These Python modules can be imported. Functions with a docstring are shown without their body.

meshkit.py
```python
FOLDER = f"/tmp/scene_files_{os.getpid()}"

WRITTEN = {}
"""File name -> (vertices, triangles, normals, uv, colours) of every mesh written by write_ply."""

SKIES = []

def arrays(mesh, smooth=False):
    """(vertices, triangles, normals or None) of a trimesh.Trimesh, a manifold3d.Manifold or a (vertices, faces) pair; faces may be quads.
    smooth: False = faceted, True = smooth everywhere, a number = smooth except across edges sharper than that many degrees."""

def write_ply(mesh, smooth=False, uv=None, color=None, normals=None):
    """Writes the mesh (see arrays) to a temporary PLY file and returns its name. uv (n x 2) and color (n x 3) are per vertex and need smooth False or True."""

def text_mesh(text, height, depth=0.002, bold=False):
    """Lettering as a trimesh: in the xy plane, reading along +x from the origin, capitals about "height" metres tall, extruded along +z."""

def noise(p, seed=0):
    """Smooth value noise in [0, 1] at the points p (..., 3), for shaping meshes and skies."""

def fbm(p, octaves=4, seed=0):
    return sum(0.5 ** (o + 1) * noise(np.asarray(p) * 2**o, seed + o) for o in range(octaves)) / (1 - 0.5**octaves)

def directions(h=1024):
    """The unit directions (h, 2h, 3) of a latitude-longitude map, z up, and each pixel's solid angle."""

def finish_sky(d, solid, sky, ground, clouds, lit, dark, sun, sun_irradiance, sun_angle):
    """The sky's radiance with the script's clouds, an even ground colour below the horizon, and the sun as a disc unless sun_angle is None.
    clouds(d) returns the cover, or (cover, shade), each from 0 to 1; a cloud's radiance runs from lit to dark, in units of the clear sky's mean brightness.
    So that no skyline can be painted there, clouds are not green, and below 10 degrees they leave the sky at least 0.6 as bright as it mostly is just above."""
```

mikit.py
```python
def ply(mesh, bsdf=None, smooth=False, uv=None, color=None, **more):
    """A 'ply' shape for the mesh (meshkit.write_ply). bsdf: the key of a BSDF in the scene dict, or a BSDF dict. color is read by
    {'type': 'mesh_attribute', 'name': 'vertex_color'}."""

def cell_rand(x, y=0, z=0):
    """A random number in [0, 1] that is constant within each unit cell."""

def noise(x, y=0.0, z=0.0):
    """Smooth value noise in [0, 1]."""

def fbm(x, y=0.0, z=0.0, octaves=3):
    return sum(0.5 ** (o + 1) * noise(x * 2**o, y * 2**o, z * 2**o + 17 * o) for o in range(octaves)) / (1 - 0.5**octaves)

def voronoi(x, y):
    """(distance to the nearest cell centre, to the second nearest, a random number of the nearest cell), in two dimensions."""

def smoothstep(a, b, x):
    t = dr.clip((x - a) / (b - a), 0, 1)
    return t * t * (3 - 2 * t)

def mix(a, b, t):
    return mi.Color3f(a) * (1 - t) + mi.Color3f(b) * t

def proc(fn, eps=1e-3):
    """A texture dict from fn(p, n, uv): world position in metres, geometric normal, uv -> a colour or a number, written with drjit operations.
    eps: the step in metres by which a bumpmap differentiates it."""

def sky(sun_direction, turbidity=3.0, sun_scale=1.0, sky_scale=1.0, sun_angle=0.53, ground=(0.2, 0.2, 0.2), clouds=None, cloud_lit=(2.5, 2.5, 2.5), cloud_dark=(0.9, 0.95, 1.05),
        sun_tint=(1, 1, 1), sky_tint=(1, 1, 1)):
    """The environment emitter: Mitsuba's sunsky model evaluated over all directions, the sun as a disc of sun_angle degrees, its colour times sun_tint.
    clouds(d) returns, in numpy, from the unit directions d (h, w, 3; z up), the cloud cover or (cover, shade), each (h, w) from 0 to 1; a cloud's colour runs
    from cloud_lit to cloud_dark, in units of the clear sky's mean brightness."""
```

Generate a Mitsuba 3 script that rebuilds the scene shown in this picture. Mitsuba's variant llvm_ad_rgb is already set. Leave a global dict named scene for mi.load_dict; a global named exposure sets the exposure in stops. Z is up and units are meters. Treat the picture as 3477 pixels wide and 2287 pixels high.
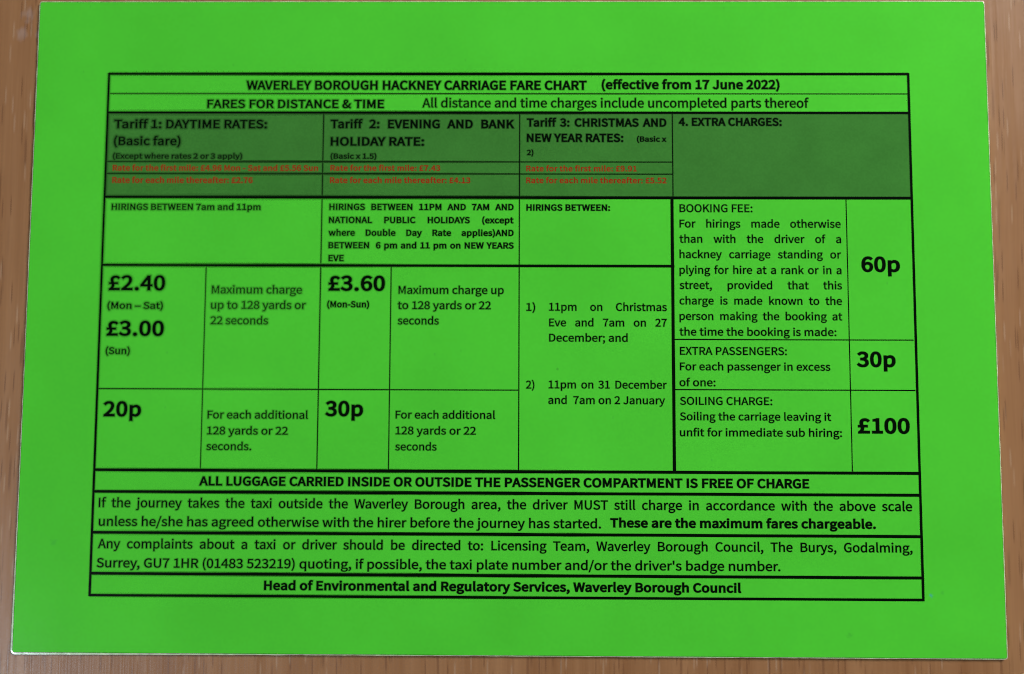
import math
import numpy as np
import trimesh
import mitsuba as mi
import drjit as dr
import mikit
import meshkit
from mikit import noise, fbm, cell_rand, smoothstep, mix
from shapely import affinity
from shapely.geometry import Polygon, LineString
from shapely.ops import unary_union

T = mi.ScalarTransform4f
scene, labels = {}, {}

# ---------------------------------------------------------------- camera, light, exposure
ZP = 0.00070                      # height of the printed face of the card above the wood
EYE = np.array([0.00368, -0.02468, 0.26992 + ZP])
FWD = np.array([-0.00947, 0.07185, -0.99737])
scene['camera'] = {
    'type': 'thinlens', 'fov': 60.19, 'fov_axis': 'x',
    'to_world': T().look_at(origin=EYE.tolist(), target=(EYE + FWD).tolist(), up=[-0.00319, 0.99741, 0.07189]),
    'aperture_radius': 0.0030, 'focus_distance': 0.2675, 'near_clip': 0.01, 'far_clip': 20.0}
exposure = -0.06


def lamp(name, pos, aim, sx, sy, rgb, label):
    scene[name] = {'type': 'rectangle', 'to_world': T().look_at(origin=list(pos), target=list(aim), up=[0.02, 0.01, 1.0]) @ T().scale([sx / 2, sy / 2, 1]),
                   'emitter': {'type': 'area', 'radiance': {'type': 'rgb', 'value': list(rgb)}},
                   'bsdf': {'type': 'diffuse', 'reflectance': {'type': 'rgb', 'value': [0.6, 0.6, 0.6]}}}
    labels[name] = {'label': label, 'kind': 'structure'}


lamp('ceiling_lamp', (0.95, 0.86, 0.62), (0, 0, 0), 0.4, 0.4, (56.5, 54.6, 50.4), 'room lamp above and to the right of the card')
lamp('window', (-1.50, -0.97, 1.45), (0, 0, 0), 0.62, 0.84, (14.0, 16.2, 18.8), 'daylight window on the lower left of the card')


# ---------------------------------------------------------------- materials
def rgb(*v):
    return {'type': 'rgb', 'value': list(v)}


def wood_colour(p, n, uv):
    wob = 0.0016 * (noise(p.x * 40, p.y * 14, 3.0) - 0.5)
    x = p.x + wob
    broad = fbm(x * 95, p.y * 2.6, 1.0, 3)
    mid = fbm(x * 420, p.y * 9, 5.0, 3)
    fibre = noise(x * 2600, p.y * 95, 9.0)
    blotch = fbm(p.x * 60, p.y * 40, 2.0, 3)
    t = dr.clip(0.5 + 1.3 * (broad - 0.5) + 0.6 * (mid - 0.5) + 0.22 * (fibre - 0.5) + 0.35 * (blotch - 0.5), 0, 1)
    c = mix((0.240, 0.108, 0.045), (0.335, 0.170, 0.079), t)
    # short open pores running with the grain, and fine pale scratches
    for k, (sx, sy, lo, col, amt) in enumerate(((1500, 110, 0.86, (0.13, 0.056, 0.028), 0.48), (900, 70, 0.90, (0.14, 0.060, 0.03), 0.5), (1250, 130, 0.91, (0.50, 0.35, 0.24), 0.3))):
        cx = dr.floor(x * sx)
        yy = p.y * sy + 37.0 * cell_rand(cx, 11 + k)
        r = cell_rand(cx, dr.floor(yy), 5 + k)
        fx, fy = x * sx - cx, yy - dr.floor(yy)
        w = smoothstep(lo, lo + 0.06, r) * smoothstep(0.0, 0.35, fx) * smoothstep(1.0, 0.65, fx) * smoothstep(0.0, 0.3, fy) * smoothstep(1.0, 0.6, fy)
        c = mix(c, col, amt * w)
    # two chalky scuffs near the top left corner of the card
    for sx, sy, sr in ((-0.1485, 0.0903, 0.0017), (-0.1546, 0.0907, 0.0019), (-0.1525, 0.0968, 0.0022)):
        d = dr.sqrt(dr.square((p.x - sx) / sr) + dr.square((p.y - sy) / (1.3 * sr)))
        c = mix(c, (0.40, 0.32, 0.30), 0.33 * smoothstep(1.2, 0.1, d + 0.7 * (noise(p.x * 1500, p.y * 700) - 0.5)))
    return c


def wood_height(p, n, uv):
    return 0.5 * noise(p.x * 2600, p.y * 95, 9.0) + 0.5 * fbm(p.x * 420, p.y * 9, 5.0, 2)


def wood_rough(p, n, uv):
    return 0.27 + 0.10 * noise(p.x * 900, p.y * 60, 4.0)


scene['wood'] = {'type': 'bumpmap', 'scale': 0.00003, 'tex': mikit.proc(wood_height, eps=1.5e-4),
                 'nested': {'type': 'principled', 'base_color': mikit.proc(wood_colour), 'roughness': mikit.proc(wood_rough), 'specular': 0.5}}


def ripple(p, n, uv):
    # the film of a laminated sheet is never quite flat
    return fbm(p.x * 34, p.y * 26, 7.0, 2) + 0.05 * noise(p.x * 420, p.y * 420, 3.0)


def film(name, colour, rough=0.15):
    scene[name] = {'type': 'bumpmap', 'scale': 0.00025, 'tex': mikit.proc(ripple, eps=5e-4),
                   'nested': {'type': 'principled', 'base_color': colour, 'roughness': rough, 'specular': 0.45}}


def paper_colour(p, n, uv):
    m = fbm(p.x * 45, p.y * 45, 1.0, 3) - 0.5
    f = noise(p.x * 1500, p.y * 1500, 2.0) - 0.5
    c = mi.Color3f(0.077, 0.595, 0.037) * (1 + 0.13 * m + 0.03 * f)
    # faint specks in the sheet
    gx, gy = dr.floor(p.x * 55), dr.floor(p.y * 55)
    px, py = (gx + 0.2 + 0.6 * cell_rand(gx, gy, 1)) / 55, (gy + 0.2 + 0.6 * cell_rand(gx, gy, 2)) / 55
    d = dr.sqrt(dr.square((p.x - px) / 0.00035) + dr.square((p.y - py) / 0.0006))
    s = smoothstep(0.80, 0.82, cell_rand(gx, gy, 3)) * smoothstep(1.0, 0.3, d)
    c = mix(c, (0.05, 0.42, 0.05), 0.35 * s)
    # specks and smudges caught under the film
    for sx, sy, sr, col, amt in ((0.1266, -0.0823, 0.0007, (0.06, 0.46, 0.27), 0.8), (0.1300, -0.0816, 0.0006, (0.05, 0.40, 0.06), 0.35), (0.1022, -0.0939, 0.0010, (0.05, 0.42, 0.04), 0.4),
                                 (0.0558, 0.0160, 0.0004, (0.03, 0.25, 0.03), 0.5), (0.0150, -0.0150, 0.0005, (0.04, 0.32, 0.03), 0.5), (0.1214, -0.0307, 0.0006, (0.05, 0.38, 0.05), 0.4), (-0.1375, -0.0680, 0.0012, (0.05, 0.42, 0.05), 0.4)):
        e = dr.sqrt(dr.square((p.x - sx) / sr) + dr.square((p.y - sy) / sr)) + 0.8 * (noise(p.x * 1900, p.y * 1900, 8.0) - 0.5)
        c = mix(c, col, amt * smoothstep(1.2, 0.2, e))
    return c


def tint_colour(p, n, uv):
    # grey toner screen printed over the green paper
    f = noise(p.x * 2100, p.y * 2100, 2.0) - 0.5
    m = fbm(p.x * 130, p.y * 130, 6.0, 2) - 0.5
    return mi.Color3f(0.047, 0.205, 0.033) * (1 + 0.12 * f + 0.16 * m)


film('green_paper', mikit.proc(paper_colour))
film('toner_tint', mikit.proc(tint_colour))
film('ink', {'type': 'mesh_attribute', 'name': 'vertex_color'})
PAPER, TINT = np.array([0.077, 0.595, 0.037]), np.array([0.047, 0.205, 0.033])
BLACK, RED = np.array([0.0015, 0.0050, 0.0020]), np.array([0.290, 0.027, 0.008])


def lip_colour(p, n, uv):
    return mi.Color3f(0.50, 0.64, 0.40) * (0.7 + 0.6 * noise(p.x * 700, p.y * 700, 1.0))


scene['clear_lip'] = {'type': 'twosided', 'bsdf': {'type': 'principled', 'base_color': mikit.proc(lip_colour), 'roughness': 0.16, 'specular': 1.0}}

# ---------------------------------------------------------------- the wood it lies on
top = trimesh.creation.box((1.3, 0.9, 0.03))
top.apply_translation((0, 0, -0.015))
scene['tabletop'] = mikit.ply(top, 'wood')
labels['tabletop'] = {'label': 'brown wood veneer surface with straight upright grain under the green card', 'kind': 'structure'}

# ---------------------------------------------------------------- the laminated card
CARD = 'fare_card'
labels[CARD] = {'label': 'bright green laminated fare chart with a black ruled table lying on brown wood', 'category': 'card'}
W2, H2 = 0.1485, 0.10052


def entry(key, mesh, bsdf, label=None, smooth=False, color=None):
    k, i = key, 0
    while k in scene:
        i += 1
        k = f'{key}_{i:03d}'
    scene[k] = mikit.ply(mesh, bsdf, smooth, color=color)
    if label:
        labels[k] = {'label': label}
    return k


def rounded(x0, y0, x1, y1, r):
    return Polygon([(x0 + r, y0 + r), (x1 - r, y0 + r), (x1 - r, y1 - r), (x0 + r, y1 - r)]).buffer(r, quad_segs=6)


body = trimesh.creation.extrude_polygon(rounded(-W2, -H2, W2, H2, 0.0006), ZP - 0.00020, engine='earcut')
body.apply_translation((0, 0, 0.00020))
entry(CARD + '__paper', body, 'green_paper')


def lip_mesh():
    """The welded clear margin of the laminate: a bead all round the paper, cut by hand, so its width and height wander."""
    ring = np.array(rounded(-W2 - 0.0001, -H2 - 0.0001, W2 + 0.0001, H2 + 0.0001, 0.0007).exterior.segmentize(0.0012).coords)[:-1]
    if Polygon(ring).exterior.is_ccw is False:
        ring = ring[::-1]
    d = np.roll(ring, -1, 0) - np.roll(ring, 1, 0)
    nrm = np.c_[d[:, 1], -d[:, 0]] / np.linalg.norm(d, axis=1, keepdims=True)
    q = np.c_[ring * 260, ring[:, :1] * 0]
    a = meshkit.fbm(q, 3, 5)
    b = meshkit.fbm(q * 1.7 + 9, 3, 8)
    corner = np.exp(-(((ring[:, 0] + W2) / 0.07) ** 2 + ((ring[:, 1] + H2) / 0.03) ** 2))      # the lower left corner is cut wider
    wide = 0.00014 + 0.00020 * a + 0.00052 * corner
    high = ZP - 0.00004 + 0.00006 * (b - 0.5) - 0.00014 * corner
    prof = [(0.0, lambda w, h: h * 0 + ZP - 0.00003), (0.12, lambda w, h: h), (0.82, lambda w, h: h - 0.15 * 0.7 * w), (1.0, lambda w, h: h * 0.5), (1.0, lambda w, h: h * 0 + 0.00010)]
    rows = [np.c_[ring + nrm * (wide * f)[:, None], g(wide, high)] for f, g in prof]
    n, v = len(ring), np.vstack(rows)
    i = np.arange(n)
    f = np.vstack([np.c_[k * n + i, (k + 1) * n + i, (k + 1) * n + (i + 1) % n, k * n + (i + 1) % n] for k in range(len(rows) - 1)])
    return v, f


entry(CARD + '__clear_border', lip_mesh(), 'clear_lip', 'clear sealed plastic margin round the green sheet', smooth=8)


def sheet(polys, z):
    """Flat print: the polygons (metres) as one triangulated sheet at height z."""
    vs, fs, at = [], [], 0
    for p in polys:
        v, f = trimesh.creation.triangulate_polygon(p, engine='earcut')
        vs.append(v)
        fs.append(np.asarray(f) + at)
        at += len(v)
    v, f = np.vstack(vs), np.vstack(fs)
    a, b, c = (v[f[:, k]] for k in range(3))
    flip = (b[:, 0] - a[:, 0]) * (c[:, 1] - a[:, 1]) - (b[:, 1] - a[:, 1]) * (c[:, 0] - a[:, 0]) < 0
    f[flip] = f[flip][:, ::-1]
    return np.c_[v, np.full(len(v), z)], f


def rect(x0, y0, x1, y1):
    return Polygon([(x0, y0), (x1, y0), (x1, y1), (x0, y1)])


# grey-printed heading cells of the four columns (millimetres)
MM = 0.001
CELLS = ((-125.6, -57.99, 'grey tinted heading cell of the daytime column'), (-57.99, 3.25, 'grey tinted heading cell of the evening column'),
         (3.25, 50.6, 'grey tinted heading cell of the Christmas column'), (50.6, 124.1, 'grey tinted heading cell of the extra charges column'))
cell_keys = [entry(CARD + '__heading_cell', sheet([rect(a * MM, 38.06 * MM, b * MM, 64.92 * MM)], ZP + 0.00002), 'toner_tint', s) for a, b, s in CELLS]

# ruled lines: (direction, position, from, to, thickness), millimetres
RULES = [
    ('h', 77.29, -125.52, 124.74, 0.86),
    ('h', 70.96, -125.29, 124.29, 0.27),
    ('h', 64.92, -125.34, 124.25, 0.8),
    ('h', 49.3, -125.32, 50.56, 0.29),
    ('h', 45.49, -125.45, 50.53, 0.29),
    ('h', 38.06, -125.43, 123.89, 0.93),
    ('h', 16.73, -125.45, 50.66, 0.86),
    ('h', -21.49, -125.48, 3.02, 0.29),
    ('h', -5.82, 50.45, 123.54, 0.29),
    ('h', -21.13, 50.31, 123.63, 0.29),
    ('h', -46.12, -125.6, 123.43, 0.93),
    ('h', -52.65, -125.62, 123.5, 0.93),
    ('h', -64.92, -125.8, 123.53, 0.93),
    ('h', -77.13, -125.99, 123.69, 0.93),
    ('h', -83.59, -126.14, 123.75, 0.8),
    ('v', -125.83, -83.79, 76.76, 0.8),
    ('v', 124.25, -83.33, 77.83, 0.8),
    ('v', -57.99, -45.93, 64.8, 0.29),
    ('v', 3.25, -45.65, 64.85, 0.29),
    ('v', 50.75, 37.98, 64.89, 0.29),
    ('v', 50.41, -45.7, 37.98, 1.0),
    ('v', -93.47, -46.1, 16.42, 0.24),
    ('v', -36.22, -45.83, 16.57, 0.27),
    ('v', 104.04, -45.58, 37.8, 0.27),
]
# The toner has spread where the sheet went through the laminator unevenly: least at the lower right, most at the upper left.
SPREAD = ((-0.40, 1.0), (0.05, 0.68), (0.45, 0.40), (0.90, 0.20), (1.45, 0.07))      # edge offset in spreads, toner density


def spread(x, y):
    """Width of the toner's soft edge in metres at the point (metres) of the sheet."""
    left = 1 / (1 + math.exp((x + 0.040) / 0.026))
    low = math.exp(-((y - 0.030) / 0.060) ** 2)
    return 0.000090 + 0.000150 * left + 0.000260 * left * low + 0.00005 * max(0.0, min(1.0, (y - 0.02) / 0.05))


def layer_z(level, lift):
    """Thinner toner always lies under denser toner, whichever line or letter it belongs to."""
    return ZP + 0.00004 + 0.000012 * level + lift


def printed(key, pieces, lift, label=None):
    """One printed mark: pieces = [(level, polygons, colour)]."""
    vs, fs, cs, at = [], [], [], 0
    for level, polys, colour in pieces:
        v, f = sheet(polys, layer_z(level, lift))
        vs.append(v)
        fs.append(f + at)
        cs.append(np.tile(colour, (len(v), 1)))
        at += len(v)
    return entry(key, (np.vstack(vs), np.vstack(fs)), 'ink', label, color=np.vstack(cs))


def letters(polys, ink, ground, soft):
    pieces = []
    for level, (off, dens) in enumerate(reversed(SPREAD)):
        layer = []
        for p in polys:
            c = p.centroid
            g = p.buffer(off * soft * spread(c.x, c.y), quad_segs=2).simplify(0.000012)
            layer += [q for q in getattr(g, 'geoms', [g]) if not q.is_empty and q.area > 1e-10]
        if off > 0 and len(layer) > 1:
            g = unary_union(layer)
            layer = list(getattr(g, 'geoms', [g]))
        if layer:
            pieces.append((level, layer, ink * dens + ground * (1 - dens)))
    return pieces


def rule(kind, pos, a, b, w):
    """A ruled line as two half strips, so that its soft edge fades to the paper on one side and the grey tint on the other."""
    thick = w > 0.5
    h = w / 2 if thick else w * 0.62
    ends = 0.35 if thick else 0.05
    a, b = a - ends, b + ends
    if kind == 'h' and thick and a < -120:
        a, b = -125.9, (124.3 if b > 120 else b)
    runs = [(a, b)]
    if kind == 'v':
        at = sorted({a, b, *(y for y in (38.06, 64.92) if a < y < b)})
        runs = list(zip(at[:-1], at[1:]))
    pieces = []
    for level, (off, dens) in enumerate(reversed(SPREAD)):
        for side in (-1, 1):
            for s0, s1 in runs:
                if kind == 'h':
                    y = pos + side * 0.6
                    ground = TINT if 38.06 < y < 64.92 else PAPER
                else:
                    x, y = pos + side * 0.6, (s0 + s1) / 2
                    ground = TINT if 38.06 < y < 64.92 and -125.6 < x < 124.1 else PAPER
                ts = np.linspace(s0, s1, max(3, int(abs(s1 - s0) / 9)))
                edge = []
                for q in ts:
                    sp = spread(q * MM, pos * MM) if kind == 'h' else spread(pos * MM, q * MM)
                    edge.append((q * MM, pos * MM + side * max(h * MM + off * (0.9 if thick else 0.7) * sp, 0.00005)))
                ring = [(ts[0] * MM, pos * MM)] + edge + [(ts[-1] * MM, pos * MM)]
                poly = Polygon(ring if kind == 'h' else [(y, x) for x, y in ring])
                pieces.append((level, [poly], BLACK * dens + ground * (1 - dens)))
    return pieces


for r in RULES:
    if r[0] == 'v' and r[3] > 75:        # the outer frame closes at its corners
        r = ('v', r[1], -83.59, 77.29, r[4])
    printed(CARD + '__ruled_line', rule(*r), 0.0 if r[0] == 'h' else 0.000003)

# ---------------------------------------------------------------- lettering
# outlines per character: advance and closed rings, in thousandths of the capital height
GLYPHS = {
    ' ': (306, ('',)),
    '&': (928, ('49 240 59 333 90 402 154 477 245 548 214 621 191 697 181 763 184 827 201 884 233 939 270 974 326 1004 393 1018 443 1016 494 1004 536 981 565 954 595 900 606 854 607 805 600 764 578 711 548 667 505 621 383 524 486 388 627 251 635 245 640 249 707 357 746 446 776 539 892 539 829 367 786 282 719 182 817 120 905 86 872 -18 782 14 641 97 557 34 458 -5 396 -16 332 -18 244 -3 164 35 111 83 67 157', '172 250 183 196 212 148 256 111 315 87 383 82 436 91 499 119 558 162 415 306 297 460 227 397 194 351 173 298', '289 765 303 689 337 609 433 681 487 746 506 806 503 852 490 889 467 914 431 929 390 929 353 915 320 886 300 853 289 812')),
    "'": (379, ('126 906 123 1052 254 1052 251 906 228 659 150 659',)),
    '(': (461, ('126 382 134 580 171 768 198 854 241 960 327 1116 402 1079 333 946 278 792 246 641 229 467 235 293 263 114 288 23 328 -86 402 -232 327 -267 247 -124 181 42 141 218',)),
    ')': (461, ('57 -233 127 -100 179 42 213 185 232 352 228 551 195 745 136 924 57 1079 135 1116 231 936 295 753 315 662 330 554 334 349 321 218 296 100 255 -29 213 -127 135 -267',)),
    ',': (379, ('72 -187 122 -158 165 -120 195 -70 207 -25 208 -2 158 3 117 33 102 74 109 121 131 150 160 166 209 172 241 162 281 123 300 60 299 -20 277 -97 248 -147 213 -188 173 -221 113 -255 101 -258',)),
    '-': (473, ('63 430 412 430 412 334 63 334',)),
    '.': (379, ('100 64 101 98 116 135 142 160 171 171 209 171 243 156 265 132 278 98 280 64 267 26 243 -1 209 -16 171 -16 138 -3 113 23',)),
    '/': (535, ('15 -244 423 1080 514 1083 108 -241',)),
    '0': (757, ('68 461 74 630 97 761 143 877 201 951 237 980 281 1001 344 1016 398 1018 439 1012 490 996 536 969 577 930 632 844 668 733 688 599 690 461 679 332 649 203 608 115 548 42 510 15 472 -3 398 -18 303 -8 258 10 213 40 153 109 113 191 80 322', '190 580 194 374 209 278 237 190 269 138 319 97 367 83 419 89 463 112 513 174 550 278 568 405 570 546 557 693 533 783 496 856 448 902 392 920 331 911 291 888 247 833 218 763 201 685')),
    '1': (757, ('120 0 120 104 344 105 344 849 165 850 165 929 291 962 371 1000 468 1000 468 105 668 104 668 0',)),
    '2': (757, ('55 872 111 928 176 974 241 1003 326 1018 409 1014 475 996 538 960 591 905 628 827 641 746 634 648 602 543 546 438 479 344 374 222 251 99 379 108 689 108 689 0 60 0 60 74 182 185 296 299 382 400 439 482 477 552 503 619 516 674 518 738 507 798 481 851 448 884 393 910 319 917 256 902 183 858 127 801',)),
    '3': (757, ('40 119 102 199 167 145 227 111 282 93 330 86 393 89 444 102 489 129 529 174 548 221 554 288 543 343 518 387 475 424 410 453 332 468 243 472 243 568 330 573 402 591 454 618 490 654 510 694 520 742 517 794 495 849 466 881 432 902 381 915 334 917 282 907 229 885 143 820 76 898 127 941 184 977 252 1004 295 1014 378 1018 419 1014 464 1004 523 981 592 926 625 876 644 812 645 734 628 666 595 611 544 565 471 529 469 522 533 499 587 467 630 423 662 370 678 311 681 247 671 188 647 128 591 60 544 27 468 -4 382 -18 280 -12 194 11 112 55',)),
    '4': (757, ('27 276 27 359 441 997 581 1000 581 376 715 375 715 276 581 275 581 0 464 0 463 275', '160 378 464 376 464 724 470 863 464 862 385 715')),
    '5': (757, ('37 115 101 195 177 133 248 100 325 86 407 94 460 119 506 160 537 212 555 277 557 359 540 428 504 487 456 525 392 547 318 548 256 532 183 491 117 533 150 1000 636 1000 636 894 260 893 233 611 236 606 282 628 337 641 445 640 491 629 540 608 581 581 619 543 662 468 678 409 685 349 683 284 673 222 651 162 626 120 576 63 520 23 450 -5 378 -18 278 -12 191 11 108 55',)),
    '6': (757, ('76 441 83 608 113 750 162 858 201 910 246 952 282 977 347 1004 408 1016 468 1018 518 1011 577 992 637 956 681 917 611 840 552 888 478 914 404 911 332 882 280 834 240 767 216 693 199 599 195 503 243 551 297 588 353 611 404 621 480 617 543 599 600 565 645 516 675 457 692 396 698 333 696 254 683 196 656 131 625 85 583 42 513 1 428 -18 375 -16 322 -5 273 15 235 40 171 106 120 202 90 310', '197 402 206 315 231 223 262 162 309 112 369 85 434 82 484 100 537 151 557 185 573 236 580 286 578 347 559 428 537 466 507 496 473 516 430 527 387 528 341 518 304 502 258 470 209 418')),
    '7': (757, ('67 894 67 1000 693 1000 693 924 605 802 550 709 505 613 463 492 422 288 400 0 270 0 282 175 302 311 338 469 396 626 467 764 551 893',)),
    '8': (757, ('63 231 71 319 108 402 166 471 246 526 157 615 132 658 116 705 111 742 113 805 127 855 147 896 176 933 218 969 262 992 314 1008 364 1015 435 1012 501 996 543 975 583 945 622 896 645 846 656 798 658 722 636 647 593 577 527 505 574 473 622 431 655 389 677 345 692 288 694 222 686 175 660 116 602 50 521 5 424 -16 359 -18 302 -11 250 3 195 27 150 59 120 89 82 150', '175 244 193 178 219 141 245 118 279 97 322 82 401 75 474 92 530 129 566 185 576 259 567 302 552 335 512 382 437 431 311 486 240 427 205 377 179 311', '225 746 242 684 287 629 343 591 450 543 489 583 520 626 544 683 553 730 546 801 518 859 467 903 398 922 357 921 320 911 288 895 261 870 231 814')),
    '9': (757, ('60 667 61 734 71 790 108 880 142 926 175 958 251 1001 303 1015 367 1018 454 1000 536 954 600 883 645 793 674 681 683 578 677 407 652 278 623 198 573 111 502 40 445 7 407 -7 341 -18 281 -16 224 -5 168 16 113 52 79 83 146 161 189 126 229 104 301 86 377 94 415 111 450 135 496 193 532 272 558 390 566 497 479 423 404 389 366 381 314 379 226 397 161 434 111 490 75 570', '179 668 188 601 223 531 265 494 327 473 396 476 455 499 511 542 565 605 543 744 506 830 452 889 414 910 375 919 335 921 294 911 265 896 230 863 205 825 190 786 179 730')),
    ':': (379, ('100 64 101 98 116 135 142 160 171 171 209 171 243 156 265 132 278 98 280 64 267 26 243 -1 209 -16 171 -16 138 -3 113 23', '100 615 101 649 117 688 145 712 179 723 214 720 244 705 266 681 280 640 278 606 262 568 232 542 201 532 160 536 132 551 113 573')),
    ';': (379, ('72 -187 122 -158 165 -120 195 -70 207 -25 208 -2 158 3 117 33 102 74 109 121 131 150 160 166 209 172 241 162 281 123 300 60 299 -20 277 -97 248 -147 213 -188 173 -221 113 -255 101 -258', '100 615 101 649 117 688 145 712 179 723 214 720 244 705 266 681 280 640 278 606 262 568 232 542 201 532 160 536 132 551 113 573')),
    'A': (829, ('5 0 342 999 484 1000 824 0 690 0 594 305 231 306 132 0', '262 408 563 406 414 898 408 894')),
    'B': (896, ('138 1000 467 1000 577 986 641 966 685 943 729 905 749 876 771 821 778 775 775 714 761 662 737 615 704 578 668 554 634 540 632 533 719 502 784 449 824 375 834 329 835 273 825 211 799 149 768 106 714 61 625 22 525 3 138 0', '263 102 502 104 568 116 638 148 687 200 708 258 708 335 685 392 632 439 558 467 469 477 264 477', '263 577 486 580 554 596 598 620 637 664 652 712 651 777 629 832 582 872 513 894 447 900 264 900')),
    'C': (870, ('79 467 80 555 90 632 109 708 134 771 164 825 205 880 250 924 304 962 364 990 431 1010 498 1018 572 1015 629 1003 703 971 746 943 797 896 730 814 645 878 565 904 505 907 462 902 380 872 343 847 303 809 268 758 231 670 211 570 210 450 228 341 266 244 311 181 355 142 418 109 484 94 539 93 591 101 649 123 701 157 753 205 821 124 772 75 711 31 666 10 603 -10 490 -18 424 -10 362 8 271 56 191 132 134 225 95 338',)),
    'D': (939, ('138 1000 443 999 569 975 644 944 705 903 753 855 793 798 831 708 854 593 858 471 842 340 809 240 767 166 707 101 644 57 563 23 473 4 138 0', '263 105 445 108 507 121 567 147 615 182 651 220 678 263 705 328 724 421 729 533 719 622 703 687 676 746 641 796 579 848 513 879 422 896 263 897')),
    'E': (804, ('138 1000 714 1000 714 894 263 893 264 580 643 580 643 472 264 472 263 109 729 108 729 0 138 0',)),
    'F': (753, ('138 1000 714 1000 714 894 263 893 264 556 645 555 645 449 264 448 263 0 138 0',)),
    'G': (940, ('79 467 89 622 105 693 134 768 162 820 203 874 241 913 302 956 370 989 430 1007 512 1018 592 1015 652 1003 726 973 782 936 825 896 757 813 681 873 625 896 577 906 521 907 469 900 425 888 376 865 309 810 261 741 228 658 210 554 210 450 221 371 243 296 283 220 335 163 385 128 444 105 521 93 579 94 640 106 690 127 723 152 723 412 510 413 510 518 839 518 839 98 764 40 705 12 647 -5 577 -16 505 -18 392 1 289 48 240 85 201 124 146 203 101 318 87 382',)),
    'H': (993, ('138 1000 263 1000 264 581 729 581 730 1000 857 1000 857 0 730 0 729 472 265 472 263 0 138 0',)),
    'I': (400, ('138 1000 263 1000 263 0 138 0',)),
    'J': (730, ('48 139 136 206 171 157 202 127 241 105 282 94 329 93 373 101 410 120 442 156 464 214 472 278 472 1000 599 1000 599 267 585 176 551 95 505 41 457 10 390 -12 299 -18 220 -4 160 22 91 78',)),
    'K': (881, ('138 1000 263 1000 265 498 685 1000 828 1000 514 621 876 0 734 1 435 520 263 317 263 0 138 0',)),
    'L': (741, ('138 1000 263 1000 263 108 701 108 701 0 138 0',)),
    'M': (1108, ('138 1000 291 999 551 259 557 256 817 999 970 1000 970 0 853 0 853 598 869 848 862 846 596 102 510 101 239 849 235 842 251 600 251 0 138 0',)),
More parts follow.
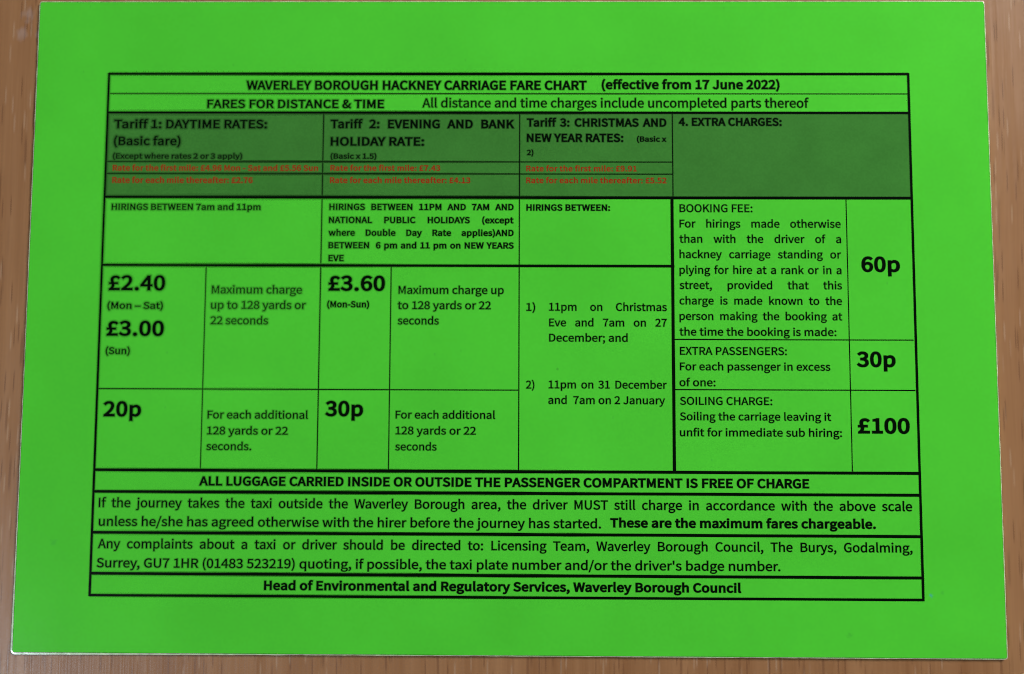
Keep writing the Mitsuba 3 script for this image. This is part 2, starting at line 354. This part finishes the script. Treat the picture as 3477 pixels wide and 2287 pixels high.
    'N': (986, ('138 1000 267 999 630 374 738 166 745 164 729 433 729 1000 849 1000 849 0 718 1 356 628 246 838 241 827 256 573 256 0 138 0',)),
    'O': (1012, ('79 471 80 562 97 673 128 768 161 831 209 894 267 945 334 984 404 1007 482 1018 573 1014 662 990 724 959 782 915 840 847 884 768 915 673 932 562 932 445 917 340 880 228 831 143 768 75 705 31 613 -5 531 -18 417 -10 340 15 291 41 244 75 175 153 127 240 95 340', '210 472 220 376 247 282 288 207 340 150 407 111 488 93 571 100 634 124 680 157 735 223 773 304 795 391 804 475 798 596 778 689 749 758 713 811 676 848 631 878 587 896 540 906 472 906 425 896 381 878 336 848 299 811 248 726 216 606')),
    'P': (864, ('138 1000 484 999 559 989 625 971 696 935 742 891 779 824 794 760 795 666 776 583 741 518 683 464 613 427 528 405 458 398 264 398 263 0 138 0', '263 502 441 501 497 506 563 524 615 556 638 582 656 615 671 687 664 771 633 833 585 869 519 889 441 898 264 897')),
    'R': (866, ('138 1000 483 1000 570 990 636 973 682 951 719 925 759 880 787 817 799 744 795 660 778 598 745 540 707 501 658 468 576 435 828 0 685 1 443 424 265 424 263 0 138 0', '263 527 489 528 563 546 615 576 651 619 673 689 670 768 645 826 604 863 525 891 461 898 264 897')),
    'S': (813, ('65 130 139 216 238 141 319 106 380 94 438 93 504 104 552 124 597 164 617 199 626 241 621 302 599 346 564 379 531 400 273 516 188 574 153 615 127 664 113 720 113 784 131 851 171 914 240 971 323 1005 404 1018 513 1010 608 977 681 932 720 894 655 814 586 866 519 895 446 907 383 904 321 887 273 852 246 804 240 750 247 717 261 690 303 647 353 618 611 503 671 461 712 416 746 341 754 247 738 171 698 101 643 48 576 11 483 -14 387 -18 289 -3 206 27 119 80',)),
    'T': (817, ('42 894 42 1000 775 1000 775 894 472 893 472 0 345 0 345 893',)),
    'U': (984, ('134 1000 259 1000 259 379 267 300 288 226 324 164 373 122 434 98 512 93 589 109 634 135 676 181 707 242 722 301 730 381 730 1000 851 1000 851 378 842 281 817 188 783 120 729 57 686 27 619 -1 562 -14 467 -18 398 -10 334 10 273 44 232 80 192 135 154 231 135 351',)),
    'V': (784, ('1 1000 135 997 394 128 426 214 655 997 784 1000 467 0 319 3',)),
    'W': (1198, ('35 997 165 1000 326 150 334 131 405 453 543 997 660 1000 801 453 869 135 877 131 933 460 1040 996 1161 1000 955 0 801 3 649 606 600 831 595 827 547 606 398 3 247 0',)),
    'X': (782, ('23 0 315 517 42 1000 183 999 398 598 606 999 739 1000 467 510 760 0 619 1 385 432 158 1',)),
    'Y': (724, ('-1 999 134 999 338 544 364 498 593 999 726 1000 424 388 424 0 299 0 299 388',)),
    'a': (768, ('80 173 86 247 106 299 127 327 181 374 246 407 323 432 535 471 531 527 516 578 496 609 451 644 397 656 305 647 244 625 160 577 112 663 233 727 304 749 363 759 424 760 491 749 540 729 573 705 603 673 629 628 644 585 656 520 659 0 557 0 547 82 542 89 460 30 375 -7 315 -18 262 -16 217 -7 161 20 120 60 94 108', '202 224 206 158 221 127 249 103 282 89 317 83 369 86 413 98 456 120 535 181 535 385 367 356 272 318 249 301 217 265')),
    'b': (843, ('126 1086 251 1086 246 658 325 714 396 746 462 760 527 757 596 738 648 708 697 659 737 591 763 506 774 412 769 307 753 229 718 145 681 91 626 40 561 3 486 -16 407 -14 325 16 237 76 225 0 126 0', '252 164 299 127 350 102 404 89 445 87 483 94 527 113 552 131 592 177 621 234 636 288 644 356 641 446 629 512 607 567 586 597 548 630 478 653 435 655 398 648 332 618 251 553')),
    'c': (696, ('71 342 78 457 111 562 164 644 205 683 246 712 300 738 347 752 405 760 464 759 550 735 599 708 643 673 580 591 529 629 459 653 387 651 318 623 280 593 239 538 209 460 199 392 202 316 221 237 253 177 288 137 357 97 400 87 444 86 526 108 603 160 658 75 598 31 516 -4 438 -18 329 -8 233 31 165 89 120 153 89 231',)),
    'd': (846, ('72 396 90 508 128 599 169 656 207 693 251 723 341 756 439 757 491 744 529 726 601 676 595 789 595 1086 720 1086 720 0 618 0 606 87 520 22 427 -14 396 -18 321 -14 281 -4 226 20 157 80 108 164 79 269', '202 342 210 267 231 203 259 155 290 124 341 97 390 87 448 91 506 113 549 144 595 188 595 576 535 622 461 651 389 653 325 631 273 589 227 513 205 434')),
    'e': (756, ('71 344 76 449 100 536 141 615 207 689 280 734 368 759 453 757 533 734 581 705 614 675 641 640 667 591 688 525 696 475 698 389 693 341 195 341 199 290 220 223 251 170 291 130 336 102 408 83 486 85 560 105 625 141 668 57 578 10 468 -16 364 -14 273 14 190 68 130 141 90 229', '212 515 194 430 588 430 589 453 577 530 541 601 512 629 474 649 435 659 392 660 348 652 308 634 255 590')),
    'f': (443, ('45 640 45 734 146 742 151 932 171 995 198 1038 246 1078 317 1101 398 1102 484 1082 458 984 388 1004 334 997 314 986 289 957 273 905 270 742 427 741 427 640 270 639 270 0 146 0 146 639',)),
    'g': (769, ('70 -158 72 -111 94 -56 135 -7 179 26 128 82 112 138 115 183 128 220 151 254 194 292 128 372 108 420 98 464 102 555 119 606 145 651 177 688 226 723 271 744 327 757 409 759 479 741 737 741 737 645 587 644 611 615 632 574 644 524 645 473 630 398 587 323 518 269 438 240 344 236 264 260 232 226 217 183 218 154 229 129 252 109 279 98 325 91 573 87 640 72 693 45 730 4 742 -23 750 -67 744 -138 711 -205 648 -266 550 -315 441 -338 323 -340 231 -323 186 -307 141 -281 93 -231 75 -190', '180 -105 186 -164 201 -191 226 -214 257 -232 337 -252 433 -254 515 -235 579 -198 604 -171 621 -142 628 -93 621 -66 603 -41 547 -16 501 -11 326 -11 254 0 217 -32 194 -65', '218 477 236 406 277 354 342 322 405 322 461 345 507 396 531 466 528 542 502 604 459 645 400 667 341 666 286 642 243 597 222 547')),
    'h': (828, ('126 1086 251 1086 246 637 307 692 356 724 409 748 472 760 546 756 600 738 636 715 677 666 705 592 718 499 718 0 593 0 593 480 588 531 574 579 556 609 516 640 469 651 410 647 360 627 312 594 251 538 251 0 126 0',)),
    'i': (375, ('106 965 109 1003 121 1027 147 1049 177 1057 209 1056 239 1044 259 1023 271 988 269 951 254 921 232 903 199 894 162 896 135 910 119 928', '126 741 251 741 251 0 126 0')),
    'j': (375, ('105 966 108 1001 121 1029 145 1048 177 1057 214 1055 240 1042 262 1018 271 988 269 951 255 924 236 906 199 894 162 896 131 913 113 936', '-60 -308 -35 -217 23 -231 67 -226 99 -206 119 -167 127 -111 127 741 251 741 251 -112 237 -199 222 -237 194 -278 135 -317 83 -329 27 -330 -29 -322')),
    'k': (753, ('126 1086 248 1086 249 351 568 741 707 741 460 442 739 0 602 3 388 356 248 196 248 0 126 0',)),
    'l': (387, ('126 1086 251 1086 251 127 259 100 269 90 311 89 329 -7 299 -15 229 -16 183 0 149 35 128 98',)),
    'm': (1263, ('126 0 126 741 228 741 241 633 292 682 348 723 396 746 457 760 535 754 595 731 644 686 678 619 737 677 797 722 843 745 895 759 959 759 1015 745 1059 720 1095 682 1131 607 1146 521 1147 0 1023 0 1023 480 1018 531 1003 582 986 609 943 641 900 651 846 645 802 626 754 592 699 538 698 0 574 0 574 480 569 531 554 582 537 609 494 641 452 651 408 648 355 627 303 590 251 538 251 0',)),
    'n': (832, ('126 0 126 741 228 741 241 633 340 715 423 752 472 760 538 757 581 746 623 724 658 693 677 666 701 607 714 547 718 0 593 0 593 480 588 531 574 579 556 609 516 640 469 651 410 647 360 627 312 594 251 538 251 0',)),
    'o': (827, ('71 344 72 416 86 497 112 568 146 625 190 674 240 712 296 739 366 757 434 760 506 748 568 723 618 690 666 644 703 591 729 535 750 450 756 344 749 281 731 213 697 141 659 90 585 29 528 1 461 -15 393 -18 315 -4 251 23 196 61 143 120 105 188 82 261', '201 345 206 288 225 222 253 171 290 130 336 101 386 87 441 87 488 100 529 123 565 157 588 192 615 259 628 327 629 393 621 459 596 533 562 586 521 623 490 640 441 653 398 655 336 640 301 619 270 592 228 524 203 435')),
    'p': (846, ('126 741 228 741 241 655 329 716 413 752 499 760 555 752 596 738 663 696 708 644 745 570 769 464 772 333 761 261 744 201 696 111 626 40 538 -5 486 -16 435 -18 382 -8 338 8 247 66 251 -312 126 -312', '252 164 298 128 343 105 395 90 445 87 483 94 527 113 552 131 592 177 621 234 636 288 644 356 641 446 629 512 607 567 586 597 548 630 478 653 403 649 335 619 251 553')),
    'q': (846, ('72 340 80 467 109 561 162 648 237 715 285 739 334 754 430 759 510 737 566 704 607 671 621 741 720 741 720 -312 595 -312 595 -36 601 84 517 20 427 -14 341 -16 250 8 186 50 127 124 91 211', '202 342 210 267 231 203 260 155 290 124 341 97 390 87 448 91 506 113 549 144 595 188 595 576 535 622 461 651 389 653 325 631 273 589 227 513 205 434')),
    'r': (529, ('126 0 126 741 228 741 242 606 295 681 338 720 381 745 438 760 487 759 531 745 509 636 468 647 426 648 377 634 344 614 313 584 276 530 251 476 251 0',)),
    's': (638, ('44 85 104 168 158 128 216 98 278 82 341 79 381 86 424 105 455 140 468 174 464 227 447 255 425 275 364 311 198 379 154 408 115 449 91 497 85 566 98 626 128 677 160 707 202 733 258 752 318 760 377 759 446 744 499 722 563 681 569 674 509 598 449 636 397 656 356 663 311 662 268 651 235 630 210 594 203 566 205 537 216 511 246 480 302 450 480 377 525 345 559 307 584 248 588 186 572 117 538 64 486 22 442 1 372 -15 297 -18 224 -7 154 16 95 46',)),
    't': (514, ('37 640 37 734 154 742 168 950 271 950 272 741 473 741 473 640 272 639 271 205 284 143 302 114 323 97 360 85 397 83 471 104 495 10 390 -16 302 -14 233 12 188 56 158 124 147 202 147 639',)),
    'u': (828, ('115 741 240 741 240 259 247 200 266 147 297 112 337 94 394 90 445 101 491 126 580 215 580 741 704 741 704 0 600 0 589 116 533 60 487 25 432 -3 385 -15 322 -18 263 -8 210 16 171 53 135 120 116 218',)),
    'v': (711, ('18 739 147 741 349 117 360 101 569 739 693 741 431 0 284 1',)),
    'w': (1094, ('37 738 165 738 276 310 317 110 323 106 488 738 611 741 778 110 784 106 937 738 1059 741 858 0 707 0 548 613 542 609 501 426 389 3 243 0',)),
    'x': (679, ('20 0 265 386 40 741 175 741 348 454 355 456 510 741 640 741 415 374 659 0 523 0 332 306 310 279 151 0',)),
    'y': (711, ('18 739 149 739 360 148 370 122 377 120 438 333 572 741 693 741 416 -61 383 -141 338 -216 297 -261 233 -301 180 -317 104 -318 50 -304 74 -207 123 -217 156 -216 187 -206 222 -184 254 -149 280 -106 315 -1',)),
    '£': (757, ('80 435 80 514 210 521 173 664 173 763 184 812 207 865 235 903 276 940 325 967 385 985 431 990 510 986 561 973 608 950 655 914 689 877 618 806 552 863 509 881 476 887 424 884 380 870 350 851 317 812 295 755 291 688 302 615 328 520 572 520 572 435 347 435 355 325 342 244 315 180 262 109 690 108 690 0 82 0 82 76 130 108 170 146 220 227 240 304 243 370 232 435',)),
    '–': (731, ('63 426 668 426 668 341 63 341',)),
}
WEIGHT = {'r': 34, 'm': 64, 'b': 70, 'red': 43}
TRACK = {'r': 4, 'm': 20, 'b': 36, 'red': 56}
KERN = {'AV': -55, 'VA': -55, 'WA': -45, 'AW': -45, 'AT': -50, 'TA': -50, 'AY': -50, 'YT': 0, 'Ta': -70, 'Te': -60, 'To': -60, 'LL': 0, 'RT': -10, 'Wa': -35, 'Fo': -20, 'y,': -60, 'r.': -50, 'LU': 0, 'LT': -50, '11': 0}
_cache = {}


def glyph(ch, weight):
    if (ch, weight) not in _cache:
        adv, rings = GLYPHS[ch]
        polys = [Polygon(np.array(r.split(), float).reshape(-1, 2)) for r in rings]
        g = None
        for p in sorted(polys, key=lambda p: -p.area):
            p = p.buffer(0)
            g = p if g is None else g.symmetric_difference(p)
        if g is not None:
            g = g.buffer(weight, join_style='mitre', mitre_limit=1.6).simplify(4)
            g = affinity.scale(g, 1.0, 1000 / (1000 + 2 * weight), origin=(0, 0))
            g = affinity.translate(g, weight, weight * 1000 / (1000 + 2 * weight))
        _cache[ch, weight] = (adv, g)
    return _cache[ch, weight]


def lay(text, x0, x1, y, cap, style, just):
    """The line's glyph polygons in metres, its ink reaching from x0 to x1 (millimetres)."""
    wt = WEIGHT[style] - (14 if cap > 4 else 0)
    pen, items, spaces = 0.0, [], []
    for i, ch in enumerate(text):
        adv, g = glyph(ch, wt)
        if i:
            pen += KERN.get(text[i - 1] + ch, 0)
        if ch == ' ':
            spaces.append(len(items))
            adv += 0
        else:
            items.append((g, pen))
        pen += adv + (TRACK[style] if ch != ' ' else 30)
    s = cap / 1000
    left = items[0][1] + items[0][0].bounds[0]
    right = items[-1][1] + items[-1][0].bounds[2]
    if just:
        sx = s * JUST.get(style, 0.95)
        gap = ((x1 - x0) / sx - (right - left)) / max(len(spaces), 1)
        if gap < 60:
            sx = (x1 - x0) / (right - left + 190 * len(spaces))
            gap = 190
    else:
        sx, gap = (x1 - x0) / (right - left), 0.0
    RATIO.setdefault(style, []).append((round(sx / s, 3), round(gap), text[:16]))
    out = []
    for k, (g, px) in enumerate(items):
        extra = gap * sum(1 for q in spaces if q <= k)
        t = affinity.affine_transform(g, [sx * MM, 0, 0, s * MM, (x0 + (px - left + extra) * sx) * MM, y * MM])
        out += list(getattr(t, 'geoms', [t]))
    return out


JUST, RATIO = {'r': 0.985, 'b': 0.97}, {}
# (text, left, right, baseline, capital height in millimetres, style, heading cell, justified)
LINES = [
    ('WAVERLEY BOROUGH HACKNEY CARRIAGE FARE CHART', -82.54, 24.21, 72.12, 3.07, 'b', None, False),
    ('(effective from 17 June 2022)', 28.77, 84.25, 72.37, 3.07, 'b', None, False),
    ('FARES FOR DISTANCE & TIME', -94.68, -39.1, 66.22, 2.89, 'b', None, False),
    ('All distance and time charges include uncompleted parts thereof', -27.25, 93.23, 66.51, 3.02, 'r', None, False),
    ('Tariff 1: DAYTIME RATES:', -123.68, -75.62, 59.77, 2.88, 'b', 0, False),
    ('(Basic fare)', -123.62, -102.57, 54.38, 2.88, 'b', 0, False),
    ('(Except where rates 2 or 3 apply)', -123.73, -83.19, 50.13, 1.78, 'b', 0, False),
    ('Rate for the first mile: £4.96 Mon - Sat and £5.56 Sun', -123.59, -59.46, 46.38, 1.78, 'red', 0, False),
    ('Rate for each mile thereafter: £2.76', -123.59, -79.77, 42.53, 1.78, 'red', 0, False),
    ('Tariff 2: EVENING AND BANK', -55.82, 1.67, 59.84, 2.88, 'b', 1, True),
    ('HOLIDAY RATE:', -55.72, -26.45, 54.29, 2.87, 'b', 1, False),
    ('(Basic x 1.5)', -55.64, -41.28, 50.17, 1.77, 'b', 1, False),
    ('Rate for the first mile: £7.43', -55.57, -21.41, 46.43, 1.78, 'red', 1, False),
    ('Rate for each mile thereafter: £4.13', -55.63, -12.02, 42.58, 1.78, 'red', 1, False),
    ('Tariff 3: CHRISTMAS AND', 5.43, 48.93, 60.42, 2.74, 'b', 2, True),
    ('NEW YEAR RATES:', 5.44, 35.53, 55.57, 2.73, 'b', 2, False),
    ('(Basic x', 39.67, 48.89, 55.68, 1.77, 'b', 2, False),
    ('2)', 5.45, 7.59, 51.39, 1.77, 'b', 2, False),
    ('Rate for the first mile: £9.91', 5.33, 39.61, 46.33, 1.78, 'red', 2, False),
    ('Rate for each mile thereafter: £5.52', 5.34, 48.77, 42.61, 1.78, 'red', 2, False),
    ('4. EXTRA CHARGES:', 52.67, 84.71, 60.72, 2.64, 'b', 3, False),
    ('HIRINGS BETWEEN 7am and 11pm', -123.54, -77.01, 33.93, 2.07, 'b', None, False),
    ('HIRINGS BETWEEN 11PM AND 7AM AND', -55.74, 1.5, 34.02, 2.07, 'b', None, True),
    ('NATIONAL PUBLIC HOLIDAYS (except', -55.79, 1.52, 29.93, 2.05, 'b', None, True),
    ('where Double Day Rate applies)AND', -55.85, 1.53, 25.95, 2.04, 'b', None, True),
    ('BETWEEN  6 pm and 11 pm on NEW YEARS', -55.78, 1.55, 22.01, 2.04, 'b', None, True),
    ('EVE', -55.7, -50.91, 18.0, 2.04, 'b', None, False),
    ('HIRINGS BETWEEN:', 5.36, 31.3, 33.9, 2.09, 'b', None, False),
    ('BOOKING FEE:', 52.68, 75.21, 33.56, 2.52, 'r', None, False),
    ('For hirings made otherwise', 52.63, 102.24, 28.75, 2.51, 'r', None, True),
    ('than with the driver of a', 52.58, 102.26, 24.0, 2.5, 'r', None, True),
    ('hackney carriage standing or', 52.54, 102.15, 19.22, 2.5, 'r', None, True),
    ('plying for hire at a rank or in a', 52.49, 102.17, 14.37, 2.49, 'r', None, True),
    ('street, provided that this', 52.44, 102.2, 9.66, 2.49, 'r', None, True),
    ('charge is made known to the', 52.4, 102.09, 4.88, 2.48, 'r', None, True),
    ('person making the booking at', 52.35, 102.11, 0.12, 2.47, 'r', None, True),
    ('the time the booking is made:', 52.3, 100.17, -4.68, 2.47, 'r', None, False),
    ('EXTRA PASSENGERS:', 52.38, 84.99, -10.56, 2.46, 'r', None, False),
    ('For each passenger in excess', 52.33, 98.1, -15.29, 2.45, 'r', None, False),
    ('of one:', 52.15, 63.14, -20.14, 2.45, 'r', None, False),
    ('SOILING CHARGE:', 52.23, 80.28, -25.78, 2.44, 'r', None, False),
    ('Soiling the carriage leaving it', 52.18, 98.03, -30.46, 2.43, 'r', None, False),
    ('unfit for immediate sub hiring:', 52.13, 101.17, -35.29, 2.43, 'r', None, False),
    ('60p', 108.24, 120.07, 15.07, 4.82, 'b', None, False),
    ('30p', 106.09, 117.96, -14.11, 4.75, 'b', None, False),
    ('£100', 105.99, 121.69, -34.27, 4.75, 'b', None, False),
    ('£2.40', -123.55, -105.95, 8.74, 4.82, 'b', None, False),
    ('(Mon – Sat)', -123.74, -106.44, 3.04, 2.2, 'm', None, False),
    ('£3.00', -123.7, -105.9, -5.34, 4.78, 'b', None, False),
    ('(Sun)', -123.76, -116.2, -10.93, 2.18, 'm', None, False),
    ('Maximum charge', -91.54, -63.62, 7.9, 2.5, 'r', None, False),
    ('up to 128 yards or', -91.67, -62.32, 3.15, 2.49, 'r', None, False),
    ('22 seconds', -91.67, -73.89, -1.63, 2.48, 'r', None, False),
    ('20p', -123.84, -112.09, -30.04, 4.75, 'b', None, False),
    ('For each additional', -91.77, -60.97, -30.5, 2.45, 'r', None, False),
    ('128 yards or 22', -91.76, -67.04, -35.34, 2.44, 'r', None, False),
    ('seconds.', -91.89, -78.1, -40.08, 2.43, 'r', None, False),
    ('£3.60', -55.53, -38.01, 8.79, 4.81, 'b', None, False),
    ('(Mon-Sun)', -55.83, -42.84, 3.69, 2.0, 'b', None, False),
    ('Maximum charge up', -33.89, -1.44, 7.94, 2.49, 'r', None, False),
    ('to 128 yards or 22', -34.09, -5.39, 3.21, 2.49, 'r', None, False),
    ('seconds', -34.03, -21.34, -1.52, 2.48, 'r', None, False),
    ('30p', -55.86, -44.16, -29.7, 4.74, 'b', None, False),
    ('For each additional', -34.3, -3.89, -30.29, 2.44, 'r', None, False),
    ('128 yards or 22', -34.24, -9.75, -35.1, 2.44, 'r', None, False),
    ('seconds', -34.31, -21.62, -39.94, 2.43, 'r', None, False),
    ('1)', 5.45, 8.22, 2.77, 2.48, 'r', None, False),
    ('11pm on Christmas', 12.44, 48.56, 2.84, 2.48, 'r', None, True),
    ('Eve and 7am on 27', 12.45, 48.52, -1.97, 2.47, 'r', None, True),
    ('December; and', 12.45, 36.52, -6.65, 2.47, 'r', None, False),
    ('2)', 5.38, 8.01, -21.04, 2.45, 'r', None, False),
    ('11pm on 31 December', 12.33, 48.35, -20.95, 2.45, 'r', None, True),
    ('and  7am on 2 January', 12.21, 47.79, -25.66, 2.44, 'r', None, False),
    ('ALL LUGGAGE CARRIED INSIDE OR OUTSIDE THE PASSENGER COMPARTMENT IS FREE OF CHARGE', -93.8, 90.99, -50.81, 2.89, 'b', None, False),
    ('If the journey takes the taxi outside the Waverley Borough area, the driver MUST still charge in accordance with the above scale', -124.12, 121.69, -57.43, 2.85, 'r', None, True),
    ('unless he/she has agreed otherwise with the hirer before the journey has started.', -123.91, 28.18, -63.02, 2.85, 'r', None, False),
    ('These are the maximum fares chargeable.', 30.9, 110.71, -62.74, 2.87, 'b', None, False),
    ('Any complaints about a taxi or driver should be directed to: Licensing Team, Waverley Borough Council, The Burys, Godalming,', -123.92, 121.46, -69.7, 2.84, 'r', None, True),
    ("Surrey, GU7 1HR (01483 523219) quoting, if possible, the taxi plate number and/or the driver's badge number.", -124.1, 81.87, -75.39, 2.83, 'r', None, False),
    ('Head of Environmental and Regulatory Services, Waverley Borough Council', -73.27, 70.07, -81.85, 2.87, 'b', None, False),
]
NOTES = {'60p': 'large bold booking fee amount', '£100': 'large bold soiling charge amount', '£2.40': 'large bold weekday starting fare', '£3.00': 'large bold Sunday starting fare', '£3.60': 'large bold evening starting fare', '20p': 'large bold daytime step amount'}
for n, (text, x0, x1, y, cap, style, cell, just) in enumerate(LINES):
    key = (cell_keys[cell] if cell is not None else CARD) + '__lettering'
    note = 'bold title at the head of the chart' if n == 0 else 'dark red rate line' if style == 'red' else NOTES.get(text)
    ink, ground = (RED if style == 'red' else BLACK), (PAPER if cell is None else TINT)
    printed(key, letters(lay(text, x0, x1, y, cap, style, just), ink, ground, 0.45 if style == 'red' else 0.8 if cap < 2.1 else 1.0), 0.000006, note)
